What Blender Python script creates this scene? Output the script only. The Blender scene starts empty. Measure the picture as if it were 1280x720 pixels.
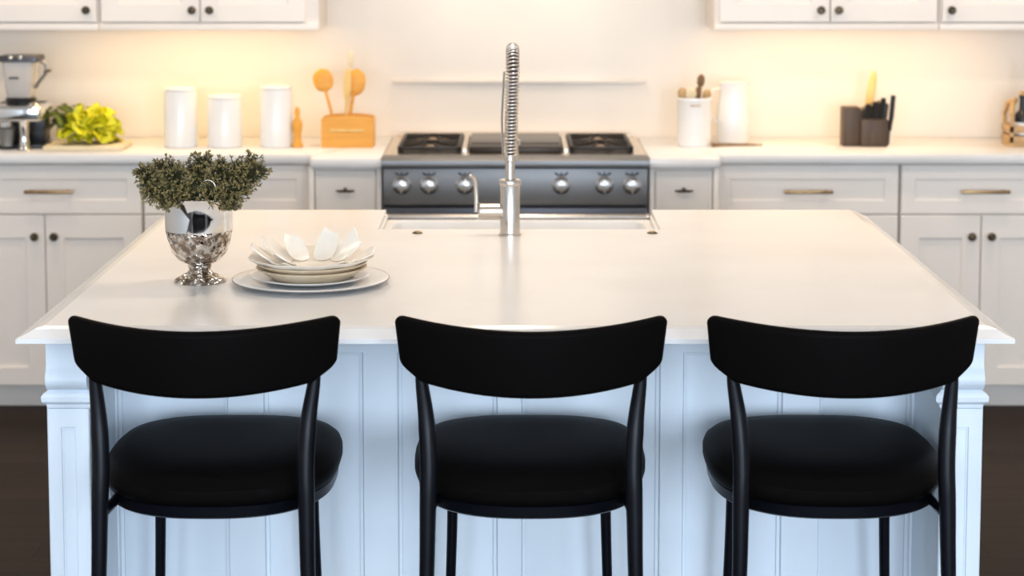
import bpy, bmesh, math, random
from mathutils import Vector, Matrix
PI = math.pi
random.seed(7)
scene = bpy.context.scene
COL = scene.collection

# ------------------------------------------------------------------ materials
def mat(name, color, rough=0.5, metal=0.0, coat=0.0, spec=0.5, noise=None, bump=None, trans=0.0, ior=1.45, aniso=0):
    m = bpy.data.materials.new(name); m.use_nodes = True
    nt = m.node_tree; b = nt.nodes['Principled BSDF']
    b.inputs['Base Color'].default_value = (*color, 1)
    b.inputs['Roughness'].default_value = rough
    b.inputs['Metallic'].default_value = metal
    b.inputs['Coat Weight'].default_value = coat
    b.inputs['Coat Roughness'].default_value = 0.15
    b.inputs['Specular IOR Level'].default_value = spec
    b.inputs['Transmission Weight'].default_value = trans
    b.inputs['IOR'].default_value = ior
    tc = nt.nodes.new('ShaderNodeTexCoord')
    if noise:      # (scale vec, colour2, amount)
        sc, c2, lo, hi = noise
        mp = nt.nodes.new('ShaderNodeMapping'); mp.inputs['Scale'].default_value = sc
        n = nt.nodes.new('ShaderNodeTexNoise'); n.inputs['Scale'].default_value = 1; n.inputs['Detail'].default_value = 5
        r = nt.nodes.new('ShaderNodeValToRGB')
        r.color_ramp.elements[0].position = lo; r.color_ramp.elements[0].color = (*color, 1)
        r.color_ramp.elements[1].position = hi; r.color_ramp.elements[1].color = (*c2, 1)
        nt.links.new(tc.outputs['Object'], mp.inputs['Vector']); nt.links.new(mp.outputs[0], n.inputs['Vector'])
        nt.links.new(n.outputs['Fac'], r.inputs['Fac']); nt.links.new(r.outputs[0], b.inputs['Base Color'])
    if bump:       # (scale vec, strength, dist)
        sc, st, di = bump
        mp = nt.nodes.new('ShaderNodeMapping'); mp.inputs['Scale'].default_value = sc
        n = nt.nodes.new('ShaderNodeTexNoise'); n.inputs['Scale'].default_value = 1; n.inputs['Detail'].default_value = 3
        bp = nt.nodes.new('ShaderNodeBump'); bp.inputs['Strength'].default_value = st; bp.inputs['Distance'].default_value = di
        nt.links.new(tc.outputs['Object'], mp.inputs['Vector']); nt.links.new(mp.outputs[0], n.inputs['Vector'])
        nt.links.new(n.outputs['Fac'], bp.inputs['Height']); nt.links.new(bp.outputs[0], b.inputs['Normal'])
    return m

M = {}
M['quartz'] = mat('white quartz', (.80, .785, .765), .21, noise=((3, 3, 3), (.76, .74, .715), .45, .7))
M['paint'] = mat('white cabinet paint', (.86, .79, .715), .45, noise=((2, 2, 2), (.83, .76, .685), .4, .7))
M['island'] = mat('pale blue grey cabinet paint', (.74, .80, .85), .4, noise=((2, 2, 2), (.71, .775, .83), .4, .7))
M['splash'] = mat('cream backsplash', (.83, .765, .68), .5, noise=((1.2, 1, 1.6), (.81, .74, .65), .4, .7))
M['wall'] = mat('painted wall', (.72, .70, .67), .7, bump=((60, 60, 60), .05, .002))
M['ceil'] = mat('ceiling paint', (.8, .79, .77), .8, bump=((60, 60, 60), .05, .002))
M['leather'] = mat('black leather', (.0042, .0034, .0032), .46, spec=.02, bump=((170, 170, 170), .12, .001))
M['blackwood'] = mat('black lacquered wood', (.0025, .003, .005), .33, spec=.2, bump=((40, 40, 6), .04, .001))
M['steel'] = mat('brushed steel', (.25, .25, .252), .46, 1.0, bump=((4, 4, 300), .05, .0005))
M['knob_steel'] = mat('polished knob steel', (.66, .66, .67), .22, 1.0, bump=((200, 200, 200), .03, .0003))
M['steel_dark'] = mat('dark steel', (.10, .10, .11), .35, 1.0, bump=((4, 4, 200), .04, .0005))
M['steel_top'] = mat('steel hob top with painted reflection', (.80, .71, .60), .34, 1.0, bump=((80, 4, 4), .04, .0005))  # cream reflection of the wall is put into this base colour
M['nickel'] = mat('brushed nickel', (.62, .58, .53), .24, 1.0, bump=((30, 30, 200), .03, .0005))
M['chrome'] = mat('chrome', (.80, .79, .77), .08, 1.0, noise=((8, 8, 8), (.76, .75, .73), .4, .7))
M['iron'] = mat('cast iron', (.022, .017, .013), .45, .2, bump=((150, 150, 150), .2, .001))
M['griddle'] = mat('griddle plate', (.035, .025, .018), .28, .6, bump=((6, 90, 6), .05, .001))
M['brass'] = mat('aged brass', (.42, .27, .13), .35, 1.0, noise=((50, 50, 50), (.33, .2, .09), .4, .7))
M['bronze'] = mat('dark bronze', (.05, .038, .024), .4, .8, noise=((60, 60, 60), (.13, .10, .06), .4, .7))
M['ceramic'] = mat('white ceramic', (.83, .82, .80), .15, noise=((9, 9, 9), (.80, .79, .77), .4, .7))
M['cream'] = mat('cream glazed ceramic', (.74, .61, .44), .3, noise=((12, 12, 30), (.66, .51, .34), .45, .75))
M['petal'] = mat('ivory ceramic', (.86, .79, .68), .25, noise=((20, 20, 20), (.80, .74, .64), .45, .75))
M['platerim'] = mat('grey plate rim', (.22, .21, .21), .3, noise=((20, 20, 20), (.28, .27, .27), .45, .75))
M['wood_orange'] = mat('honey wood', (.80, .38, .055), .45, noise=((6, 6, 60), (.70, .31, .04), .4, .7))
M['wood_pale'] = mat('pale wood', (.80, .56, .22), .5, noise=((60, 60, 8), (.70, .46, .15), .4, .7))
M['wood_board'] = mat('bleached board wood', (.80, .68, .46), .5, noise=((8, 60, 60), (.72, .58, .36), .4, .7))
M['wood_dark'] = mat('walnut wood', (.16, .085, .035), .5, noise=((60, 60, 8), (.26, .15, .07), .4, .7))
M['wood_tan'] = mat('tan wood', (.46, .28, .12), .5, noise=((60, 60, 8), (.56, .36, .17), .4, .7))
M['block'] = mat('dark stained block', (.085, .052, .03), .5, noise=((40, 40, 5), (.05, .03, .018), .4, .7))
M['black'] = mat('black plastic', (.008, .008, .008), .3, noise=((9, 9, 9), (.011, .011, .011), .4, .7))
M['hopper'] = mat('smoky pale plastic', (.60, .55, .50), .25, noise=((9, 9, 9), (.55, .5, .45), .4, .7))
M['lettuce'] = mat('yellow green lettuce', (.70, .64, .012), .45, noise=((40, 40, 40), (.46, .50, .01), .4, .7))
M['darkleaf'] = mat('dark green leaf', (.07, .10, .012), .45, noise=((40, 40, 40), (.17, .24, .02), .4, .7))
M['sprig_dark'] = mat('olive green needles', (.018, .022, .006), .55, noise=((90, 90, 90), (.050, .056, .016), .35, .65))
M['sprig_light'] = mat('light olive tips', (.20, .17, .055), .5, noise=((90, 90, 90), (.34, .25, .11), .35, .65))
M['stem'] = mat('brown stem', (.06, .045, .02), .6, noise=((90, 90, 90), (.09, .06, .03), .35, .65))
M['amber'] = mat('amber glass', (.36, .20, .07), .12, noise=((20, 20, 20), (.46, .30, .12), .35, .65))
M['label'] = mat('white paper label', (.75, .74, .72), .6, noise=((60, 60, 60), (.6, .58, .56), .45, .6))
M['glassware'] = mat('clear glass', (.9, .87, .8), .05, trans=.85, noise=((9, 9, 9), (.85, .8, .72), .4, .7))
M['ledpanel'] = mat('lamp diffuser', (.8, .8, .78), .4, noise=((9, 9, 9), (.78, .78, .76), .4, .7))

# hammered silver for the lower half of the vase, smooth above (by height)
def vase_mat():
    m = mat('silver with hammered lower half', (.80, .79, .77), .07, 1.0)
    nt = m.node_tree; b = nt.nodes['Principled BSDF']
    tc = nt.nodes.new('ShaderNodeTexCoord'); sx = nt.nodes.new('ShaderNodeSeparateXYZ')
    nt.links.new(tc.outputs['Object'], sx.inputs[0])
    lt = nt.nodes.new('ShaderNodeMath'); lt.operation = 'LESS_THAN'; lt.inputs[1].default_value = .118
    nt.links.new(sx.outputs['Z'], lt.inputs[0])
    v = nt.nodes.new('ShaderNodeTexVoronoi'); v.inputs['Scale'].default_value = 95
    nt.links.new(tc.outputs['Object'], v.inputs['Vector'])
    mu = nt.nodes.new('ShaderNodeMath'); mu.operation = 'MULTIPLY'
    nt.links.new(v.outputs['Distance'], mu.inputs[0]); nt.links.new(lt.outputs[0], mu.inputs[1])
    bp = nt.nodes.new('ShaderNodeBump'); bp.inputs['Strength'].default_value = .75; bp.inputs['Distance'].default_value = .004
    nt.links.new(mu.outputs[0], bp.inputs['Height']); nt.links.new(bp.outputs[0], b.inputs['Normal'])
    mx = nt.nodes.new('ShaderNodeMix'); mx.data_type = 'RGBA'
    nt.links.new(lt.outputs[0], mx.inputs[0]); mx.inputs[6].default_value = (.82, .81, .80, 1)
    n = nt.nodes.new('ShaderNodeTexNoise'); n.inputs['Scale'].default_value = 70
    nt.links.new(tc.outputs['Object'], n.inputs['Vector'])
    r = nt.nodes.new('ShaderNodeValToRGB')
    r.color_ramp.elements[0].position = .42; r.color_ramp.elements[0].color = (.30, .24, .19, 1)
    r.color_ramp.elements[1].position = .60; r.color_ramp.elements[1].color = (.82, .78, .72, 1)
    nt.links.new(n.outputs['Fac'], r.inputs[0]); nt.links.new(r.outputs[0], mx.inputs[7])
    nt.links.new(mx.outputs[2], b.inputs['Base Color'])
    return m
M['vase'] = vase_mat()

def floor_mat():
    m = mat('dark wood floorboards', (.03, .02, .015), .5, spec=.08)
    nt = m.node_tree; b = nt.nodes['Principled BSDF']
    tc = nt.nodes.new('ShaderNodeTexCoord')
    br = nt.nodes.new('ShaderNodeTexBrick'); br.inputs['Scale'].default_value = 1
    br.inputs['Brick Width'].default_value = 1.3; br.inputs['Row Height'].default_value = .13
    br.inputs['Mortar Size'].default_value = .002; br.inputs['Bias'].default_value = 0
    br.inputs['Color1'].default_value = (.022, .0135, .0085, 1); br.inputs['Color2'].default_value = (.030, .019, .013, 1)
    br.inputs['Mortar'].default_value = (.008, .005, .004, 1)
    nt.links.new(tc.outputs['Object'], br.inputs['Vector'])
    mp = nt.nodes.new('ShaderNodeMapping'); mp.inputs['Scale'].default_value = (2, 40, 1)
    n = nt.nodes.new('ShaderNodeTexNoise'); n.inputs['Scale'].default_value = 1; n.inputs['Detail'].default_value = 6
    nt.links.new(tc.outputs['Object'], mp.inputs[0]); nt.links.new(mp.outputs[0], n.inputs['Vector'])
    r = nt.nodes.new('ShaderNodeValToRGB')
    r.color_ramp.elements[0].color = (.6, .6, .6, 1); r.color_ramp.elements[1].color = (1.35, 1.3, 1.25, 1)
    nt.links.new(n.outputs['Fac'], r.inputs[0])
    mx = nt.nodes.new('ShaderNodeMix'); mx.data_type = 'RGBA'; mx.blend_type = 'MULTIPLY'; mx.inputs[0].default_value = 1
    nt.links.new(br.outputs['Color'], mx.inputs[6]); nt.links.new(r.outputs[0], mx.inputs[7])
    nt.links.new(mx.outputs[2], b.inputs['Base Color'])
    return m
M['floor'] = floor_mat()

# ------------------------------------------------------------------ mesh helper
class MB:
    def __init__(s): s.bm = bmesh.new(); s.mi = 0
    def _faces(s, fs):
        for f in fs: f.material_index = s.mi
    def box(s, x0, x1, y0, y1, z0, z1, bev=0, seg=2):
        n0 = len(s.bm.faces)
        r = bmesh.ops.create_cube(s.bm, size=1)
        vs = r['verts']
        for v in vs:
            v.co = Vector(((x0+x1)/2 + v.co.x*(x1-x0), (y0+y1)/2 + v.co.y*(y1-y0), (z0+z1)/2 + v.co.z*(z1-z0)))
        if bev:
            es = list({e for v in vs for e in v.link_edges})
            bmesh.ops.bevel(s.bm, geom=es, offset=bev, segments=seg, affect='EDGES', profile=.5)
        s.bm.faces.ensure_lookup_table()
        if s.mi:
            for f in s.bm.faces[max(0, n0-0):]: f.material_index = s.mi
        return s
    def loop(s, pts): return [s.bm.verts.new(p) for p in pts]
    def bridge(s, a, b, closed=True):
        n = len(a)
        for i in range(n if closed else n-1):
            j = (i+1) % n
            try: f = s.bm.faces.new((a[i], a[j], b[j], b[i])); f.material_index = s.mi
            except ValueError: pass
    def cap(s, a, rev=False):
        f = s.bm.faces.new(list(reversed(a)) if rev else a); f.material_index = s.mi
    def loft(s, rings, cap0=True, cap1=True):
        L = [s.loop(r) for r in rings]
        for a, b in zip(L, L[1:]): s.bridge(a, b)
        if cap0: s.cap(L[0], True)
        if cap1: s.cap(L[-1])
        return s
    def lathe(s, prof, c=(0, 0, 0), seg=40, mod=None, caps=True, sx=1, sy=1):
        rings = []
        for r, z in prof:
            ring = []
            for k in range(seg):
                a = 2*PI*k/seg; rr = r * (mod(a, r, z) if mod else 1)
                ring.append((c[0]+rr*math.cos(a)*sx, c[1]+rr*math.sin(a)*sy, c[2]+z))
            rings.append(ring)
        return s.loft(rings, caps, caps)
    def rects(s, prof, x0, x1, y0, y1):     # prof: (outward offset, z); rectangular sweep
        return s.loft([[(x0-o, y0-o, z), (x1+o, y0-o, z), (x1+o, y1+o, z), (x0-o, y1+o, z)] for o, z in prof])
    def tube(s, pts, r, seg=12, caps=True, flat=None):
        pts = [Vector(p) for p in pts]; n = len(pts)
        rs = r if isinstance(r, (list, tuple)) else [r]*n
        rings = []; up = None
        for i, p in enumerate(pts):
            t = (pts[min(i+1, n-1)] - pts[max(i-1, 0)]).normalized()
            if up is None:
                up = Vector((0, 1, 0)) if abs(t.z) > .7 else Vector((0, 0, 1))
            u = (up - t*up.dot(t)).normalized(); w = t.cross(u); up = u
            k2 = flat if flat else 1
            rings.append([p + (u*math.cos(2*PI*k/seg)*k2 + w*math.sin(2*PI*k/seg))*rs[i] for k in range(seg)])
        return s.loft(rings, caps, caps)
    def cyl(s, p0, p1, r, r2=None, seg=24):
        return s.tube([p0, p1], [r, r if r2 is None else r2], seg)
    def sphere(s, c, r, seg=16, sc=(1, 1, 1)):
        prof = [(max(r*math.sin(PI*i/(seg//2)), 1e-4), -r*math.cos(PI*i/(seg//2))*sc[2]) for i in range(seg//2+1)]
        return s.lathe(prof, c, seg, sx=sc[0], sy=sc[1])
    def shaker(s, x0, x1, z0, z1, y, th, st=.055, dep=.009, bead=.006, st_top=None):
        """framed front facing -Y with a recessed centre panel"""
        stt = st if st_top is None else st_top
        e = .0025
        def rc(a, b, c, d, yy): return s.loop([(a, yy, c), (b, yy, c), (b, yy, d), (a, yy, d)])
        back = rc(x0, x1, z0, z1, y+th)
        o0 = rc(x0, x1, z0, z1, y+e)
        o1 = rc(x0+e, x1-e, z0+e, z1-e, y)
        i0 = rc(x0+st, x1-st, z0+st, z1-stt, y)
        i1 = rc(x0+st+bead*.4, x1-st-bead*.4, z0+st+bead*.4, z1-stt-bead*.4, y+dep*.6)
        i2 = rc(x0+st+bead, x1-st-bead, z0+st+bead, z1-stt-bead, y+dep*.6)
        i3 = rc(x0+st+bead, x1-st-bead, z0+st+bead, z1-stt-bead, y+dep)
        for a, b in ((back, o0), (o0, o1), (o1, i0), (i0, i1), (i1, i2), (i2, i3)): s.bridge(a, b)
        s.cap(i3); s.cap(back, True)
        return s
    def build(s, name, m, parent=None, angle=35, loc=None, recalc=True):
        if recalc: bmesh.ops.recalc_face_normals(s.bm, faces=s.bm.faces)
        me = bpy.data.meshes.new(name); s.bm.to_mesh(me); s.bm.free()
        for mm in (m if isinstance(m, (list, tuple)) else [m]): me.materials.append(mm)
        for p in me.polygons: p.use_smooth = True
        me.set_sharp_from_angle(angle=math.radians(angle))
        o = bpy.data.objects.new(name, me); COL.objects.link(o)
        if parent: o.parent = parent
        if loc: o.location = loc
        return o

def tag(o, label, cat, group=None, kind=None):
    o['label'] = label; o['category'] = cat
    if group: o['group'] = group
    if kind: o['kind'] = kind
    return o
def thing(name, label, cat, loc=(0, 0, 0), group=None, rz=0):
    o = bpy.data.objects.new(name, None); COL.objects.link(o)
    o.location = loc; o.rotation_euler = (0, 0, rz); o.empty_display_size = .05
    return tag(o, label, cat, group)
def struct(name, mb, m, label):
    o = mb.build(name, m); o['kind'] = 'structure'; o['label'] = label; o['category'] = name.split('_')[0]
    return o
def kids(o): return [c for c in bpy.data.objects if c.parent == o]
def copy_tree(o, parent=None):
    c = o.copy(); COL.objects.link(c)
    if parent is not None: c.parent = parent
    for ch in kids(o): copy_tree(ch, c)
    return c
def area(name, loc, rot, sx, sy, power, color):
    l = bpy.data.lights.new(name, 'AREA'); l.shape = 'RECTANGLE'; l.size = sx; l.size_y = sy
    l.energy = power; l.color = color
    o = bpy.data.objects.new(name, l); COL.objects.link(o); o.location = loc; o.rotation_euler = rot
    return o

# ------------------------------------------------------------------ the setting
WY = 7.15           # back wall face
XL, XR, YF, ZC = -2.9, 2.9, -1.6, 2.6
struct('floor', MB().box(XL, XR, YF, WY, -.05, 0), M['floor'], 'dark brown wooden floorboards around the kitchen island')
struct('ceiling', MB().box(XL, XR, YF, WY, ZC, ZC+.05), M['ceil'], 'white ceiling')
struct('wall_back', MB().box(XL, XR, WY, WY+.1, 0, ZC), M['splash'], 'cream backsplash wall behind the range and worktops')
struct('wall_left', MB().box(XL-.1, XL, YF, WY, 0, ZC), M['wall'], 'plain wall on the left')
struct('wall_right', MB().box(XR, XR+.1, YF, WY, 0, ZC), M['wall'], 'plain wall on the right')
# wall behind the camera: three tall windows between piers
w = MB()
win = [(-2.3, -1.15), (-.62, .62), (1.15, 2.3)]
zs0, zs1 = .55, 2.3
w.box(XL, XR, YF-.1, YF, 0, zs0); w.box(XL, XR, YF-.1, YF, zs1, ZC)
xs = [XL] + [v for p in win for v in p] + [XR]
for i in range(0, len(xs), 2): w.box(xs[i], xs[i+1], YF-.1, YF, zs0, zs1)
struct('wall_front', w, M['wall'], 'wall with three windows facing the kitchen')
for i, (a, b) in enumerate(win):
    f = MB()
    for x in (a, (a+b)/2-.02, b-.04): f.box(x, x+.04, YF-.07, YF-.03, zs0, zs1, .004)
    for z in (zs0, (zs0+zs1)/2, zs1-.04): f.box(a, b, YF-.07, YF-.03, z, z+.04, .004)
    struct('window_%d' % (i+1), f, M['paint'], 'white window frame')
# slim ledge across the wall above the range
struct('trim_1', MB().box(-.447, .497, WY-.020, WY, 1.120, 1.133, .003), M['splash'], 'slim cream ledge across the wall above the range')

# ------------------------------------------------------------------ knobs and handles
def knob(x, y, z, m=None):
    b = MB(); prof = [(.0001, -.024), (.009, -.0235), (.0145, -.019), (.0150, -.015), (.011, -.010), (.006, -.007), (.006, -.002), (.010, 0)]
    rings = [[(x+r*math.cos(a), y+d, z+r*math.sin(a)) for a in [2*PI*k/20 for k in range(20)]] for r, d in prof]
    return b.loft(rings)
def bar_handle(x, y, z, L=.17):
    b = MB(); b.box(x-L/2, x+L/2, y-.034, y-.022, z-.006, z+.006, .003)
    for s in (-1, 1): b.box(x+s*L*.38-.005, x+s*L*.38+.005, y-.026, y, z-.005, z+.005, .0015)
    return b
def cup_pull(x, y, z):
    b = MB()
    pts = [(x-.030, y-.006, z-.001), (x-.018, y-.018, z-.001), (x, y-.024, z+.001), (x+.018, y-.018, z-.001), (x+.030, y-.006, z-.001)]
    b.tube(pts, [.003, .0045, .0055, .0045, .003], 10)
    b.tube([(x, y, z+.004), (x, y-.02, z+.004)], .006, 10)
    b.box(x-.005, x+.005, y-.006, y, z-.004, z+.010, .001)
    return b

# ------------------------------------------------------------------ base cabinets along the back wall
FY = 6.645; CT = .88; TOE = .088
def base_cabinet(x0, x1, label, y=FY, drawer=True, doors=2, group='white base cabinets on the back wall', knobs=True, dw=None):
    xc = (x0+x1)/2
    t = thing('base_cabinet', label, 'cabinet', (xc, WY-.3, 0), group)
    def B(mb, n, m, p): 
        o = mb.build(n, m, p); 
        if p == t: o.matrix_parent_inverse = Matrix.Translation((-xc, -(WY-.3), 0))
        return o
    c = MB(); c.box(x0+.001, x1-.001, y+.020, WY-.003, TOE, CT-.001, .0015)
    B(c, 'body', M['paint'], t)
    k = MB(); k.box(x0+.001, x1-.001, y+.075, y+.095, 0, TOE, .001); B(k, 'toe_kick', M['paint'], t)
    xa, xb = x0+.003, x1-.003
    if drawer:
        d = B(MB().shaker(xa, xb, .7005, CT-.006, y, .02, .048, .008, st_top=.050), 'drawer', M['paint'], t)
        bar_handle(xc if dw is None else dw, y, .782).build('handle', M['brass'], d)
        ztop = .6965
    else: ztop = CT-.018
    if doors == 2:
        for s in (-1, 1):
            a, b = (xa, xc-.0015) if s < 0 else (xc+.0015, xb)
            dd = B(MB().shaker(a, b, TOE+.003, ztop, y, .02, .064, .009, st_top=.080), 'door', M['paint'], t)
            kx = (xc-.034) if s < 0 else (xc+.034)
            knob(kx, y, .622).build('knob', M['bronze'], dd)
    return t
base_cabinet(-1.976, -1.292, 'white base cabinet below the coffee machine and lettuce', dw=-1.612)
base_cabinet(-1.288, -.700, 'white base cabinet behind the silver vase, below the tall white canisters')
base_cabinet(.712, 1.352, 'white base cabinet below the dark knife block, right of the narrow pull-out', dw=1.032)
base_cabinet(1.356, 1.926, 'white base cabinet below the crate of bottles', dw=1.648)
def pullout(x0, x1, label):
    y = 6.53; xc = (x0+x1)/2
    t = thing('pull_out_cabinet', label, 'cabinet', (xc, WY-.3, 0), 'narrow pull-out cabinets beside the range')
    inv = Matrix.Translation((-xc, -(WY-.3), 0))
    def B(mb, n, m, p):
        o = mb.build(n, m, p)
        if p == t: o.matrix_parent_inverse = inv
        return o
    c = MB(); c.box(x0, x1, y+.016, WY-.003, TOE, CT-.001, .0015)
    for a in (x0, x1-.018): c.box(a, a+.018, y-.004, y+.02, TOE, CT-.001, .002)
    B(c, 'body', M['paint'], t)
    B(MB().box(x0, x1, y+.075, y+.095, 0, TOE, .001), 'toe_kick', M['paint'], t)
    d = B(MB().shaker(x0+.021, x1-.021, TOE+.02, CT-.012, y, .018, .012, .0025, .002), 'door', M['paint'], t)
    cup_pull(xc, y, .80).build('handle', M['bronze'], d)
pullout(-.696, -.447, 'narrow white pull-out cabinet on the left of the range')
pullout(.471, .708, 'narrow white pull-out cabinet on the right of the range')

# back worktops, each with the bumped-out end next to the range
def back_top(pts, label):
    b = MB(); z0, z1 = CT, .915; e = .004
    def off(pts, d):
        n = len(pts); out = []
        for i in range(n):
            p = Vector(pts[i]); a = (p-Vector(pts[i-1])).normalized(); c = (Vector(pts[(i+1) % n])-p).normalized()
            na = Vector((-a.y, a.x)); nc = Vector((-c.y, c.x))
            q = na+nc; q = q/max(q.dot(na), .2); out.append(p+q*d)
        return out
    r0, r1 = off(pts, 0), off(pts, e)
    rings = [[(p.x, p.y, z) for p in r] for r, z in ((r1, z0), (r0, z0+e), (r0, z1-e), (r1, z1))]
    b.loft(rings)
    return tag(b.build('worktop', M['quartz'], angle=50), label, 'worktop')
LW = [(-1.976, WY-.002), (-1.976, 6.61), (-.705, 6.61), (-.69, 6.595), (-.69, 6.505), (-.68, 6.495), (-.446, 6.495), (-.446, WY-.002)]
back_top(LW, 'white quartz worktop on the back wall, left of the range')
RW = [(.470, WY-.002), (.470, 6.495), (.70, 6.495), (.712, 6.505), (.712, 6.595), (.727, 6.61), (1.926, 6.61), (1.926, WY-.002)]
back_top(RW, 'white quartz worktop on the back wall, right of the range')

# ------------------------------------------------------------------ wall cabinets
UY = 6.83; UZ = 1.333
def wall_cabinet(x0, x1, label, doors):
    xc = (x0+x1)/2
    t = thing('wall_cabinet', label, 'cabinet', (xc, WY-.16, UZ), 'white wall cabinets above the back worktops')
    inv = Matrix.Translation((-xc, -(WY-.16), -UZ))
    def B(mb, n, m, p):
        o = mb.build(n, m, p)
        if p == t: o.matrix_parent_inverse = inv
        return o
    B(MB().box(x0, x1, UY+.021, WY-.003, UZ+.02, 2.25, .0015), 'body', M['paint'], t)
    r = MB(); r.box(x0, x1, UY+.004, UY+.022, UZ, UZ+.024, .003)
    r.box(x0, x0+.016, UY+.02, WY-.004, UZ, UZ+.02, .002); r.box(x1-.016, x1, UY+.02, WY-.004, UZ, UZ+.02, .002)
    B(r, 'light_rail', M['paint'], t)
    for a, b, kx in doors:
        d = B(MB().shaker(a, b, UZ+.03, 2.24, UY, .02, .062, .009), 'door', M['paint'], t)
        knob(kx, UY, UZ+.072).build('knob', M['bronze'], d)
    return t
wall_cabinet(-2.03, -1.473, 'white wall cabinet at the left end, above the coffee machine', [(-2.02, -1.479, -1.513)])
wall_cabinet(-1.470, -.690, 'white double-door wall cabinet above the tall white canisters', [(-1.462, -1.112, -1.137), (-1.108, -.735, -1.075)])
wall_cabinet(.722, 1.520, 'white double-door wall cabinet above the crock and knife block', [(.740, 1.130, 1.098), (1.134, 1.513, 1.161)])
wall_cabinet(1.523, 2.03, 'white wall cabinet at the right end, above the bottles', [(1.531, 2.02, 1.562)])

# ------------------------------------------------------------------ range cooker
RX0, RX1 = -.442, .466
rc_ = (RX0+RX1)/2
t = thing('range_cooker', 'stainless steel range cooker with round knobs, griddle and two gas burner grates', 'range cooker', (0, 0, 0))
b = MB(); b.box(RX0, RX1, 6.53, WY-.004, .09, .885, .003)
for x in (RX0+.05, RX1-.05):
    for y in (6.6, 7.05): b.cyl((x, y, 0), (x, y, .095), .02)
b.build('body', M['steel'], t)
# control panel with rounded lip above
p = MB(); p.box(RX0+.004, RX1-.004, 6.475, 6.54, .757, .884, .004); p.build('control_panel', M['steel'], t)
l = MB()
prof = [(6.56, .884), (6.462, .884), (6.452, .890), (6.449, .900), (6.452, .912), (6.464, .919), (6.56, .919)]
l.loft([[(x, yy, zz) for yy, zz in prof] for x in (RX0-.001, RX1+.001)])
l.build('front_lip', M['steel'], t)
MB().box(RX0, RX1, 6.56, WY-.004, .884, .917, .003).build('hob_top', M['steel_top'], t)
def hob_frame(xa, xb):
    g = MB(); ya, yb = 6.605, 7.045; z0, z1 = .930, .942
    for (a0, a1, b0, b1) in ((xa, xb, ya, ya+.014), (xa, xb, yb-.014, yb), (xa, xa+.014, ya, yb), (xb-.014, xb, ya, yb), (xa, xb, (ya+yb)/2-.007, (ya+yb)/2+.007)):
        g.box(a0, a1, b0, b1, z0, z1, .003)
    for cy in (6.715, 6.935):
        for k in range(8):
            a = PI/8 + k*PI/4
            cx = (xa+xb)/2
            ex, ey = math.cos(a)*.035, math.sin(a)*.035
            fx, fy = math.cos(a)*.105, math.sin(a)*.105
            g.tube([(cx+ex, cy+ey, z1+.002), (cx+fx, cy+fy, z1-.004)], .0055, 6)
    for x in (xa+.007, xb-.007):
        for y in (ya+.007, yb-.007): g.cyl((x, y, .917), (x, y, .936), .007, seg=10)
    return g
for xa, xb in ((RX0+.045, RX0+.265), (RX1-.265, RX1-.045)):
    MB().box(xa, xb, 6.605, 7.045, .9165, .921, .002).build('burner_tray', M['iron'], t)
    hob_frame(xa, xb).build('burner_grate', M['iron'], t)
    for cy in (6.715, 6.935):
        c = MB(); cx = (xa+xb)/2
        c.lathe([(.045, .921), (.047, .928), (.040, .930), (.030, .931), (.030, .934), (.001, .935)], (cx, cy, 0), 24)
        c.build('burner', M['brass'], t)
g = MB(); g.box(RX0+.292, RX1-.292, 6.605, 7.05, .9165, .942, .006)
g.box(RX0+.30, RX1-.30, 6.70, 6.712, .941, .945, .002)
g.build('griddle', M['griddle'], t)
for xa in (RX0+.268, RX1-.288):
    MB().box(xa, xa+.018, 6.60, 7.05, .9165, .936, .003).build('divider', M['steel_top'], t)
MB().box(RX0+.03, RX1-.03, 7.06, WY-.005, .917, .935, .003).build('back_trim', M['steel_top'], t)
for kx in (-.375, -.282, -.160, .168, .314, .408):
    k = MB()
    prof = [(.030, 0), (.031, -.006), (.026, -.010), (.0255, -.030), (.024, -.036), (.018, -.039), (.0001, -.040)]
    k.loft([[(kx+r*math.cos(a), 6.475+d, .826+r*math.sin(a)) for a in [2*PI*i/28 for i in range(28)]] for r, d in prof])
    k.box(kx-.005, kx+.005, 6.426, 6.44, .804, .848, .002)
    ko = k.build('knob', M['knob_steel'], t)
    q = MB()
    for s in (-1, 0, 1):
        q.tube([(kx+s*.011, 6.4735, .862), (kx+s*.022, 6.4735, .870-.002*abs(s))], .0028, 6)
    q.tube([(kx-.022, 6.4735, .866), (kx-.010, 6.4735, .860), (kx+.010, 6.4735, .860), (kx+.022, 6.4735, .866)], .0022, 6)
    q.build('dial_mark', M['black'], ko)
MB().box(RX0+.004, RX1-.004, 6.50, 6.54, .748, .758, .002).build('vent_gap', M['steel_dark'], t)
d = MB(); d.box(RX0+.004, RX1-.004, 6.485, 6.535, .20, .747, .004)
dr = d.build('oven_door', M['steel_dark'], t)
h = MB(); h.tube([(RX0+.02, 6.425, .722), (RX1-.012, 6.425, .722)], .014, 16)
for x in (RX0+.07, RX1-.05): h.cyl((x, 6.425, .722), (x, 6.487, .722), .011)
for s, x in ((-1, RX0+.018), (1, RX1-.012)): h.sphere((x, 6.425, .722), .0165, 14)
h.build('handle', M['nickel'], dr)
MB().box(RX0+.02, RX1-.02, 6.53, 6.56, .03, .19, .003).build('kick_plate', M['steel_dark'], t)

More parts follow.
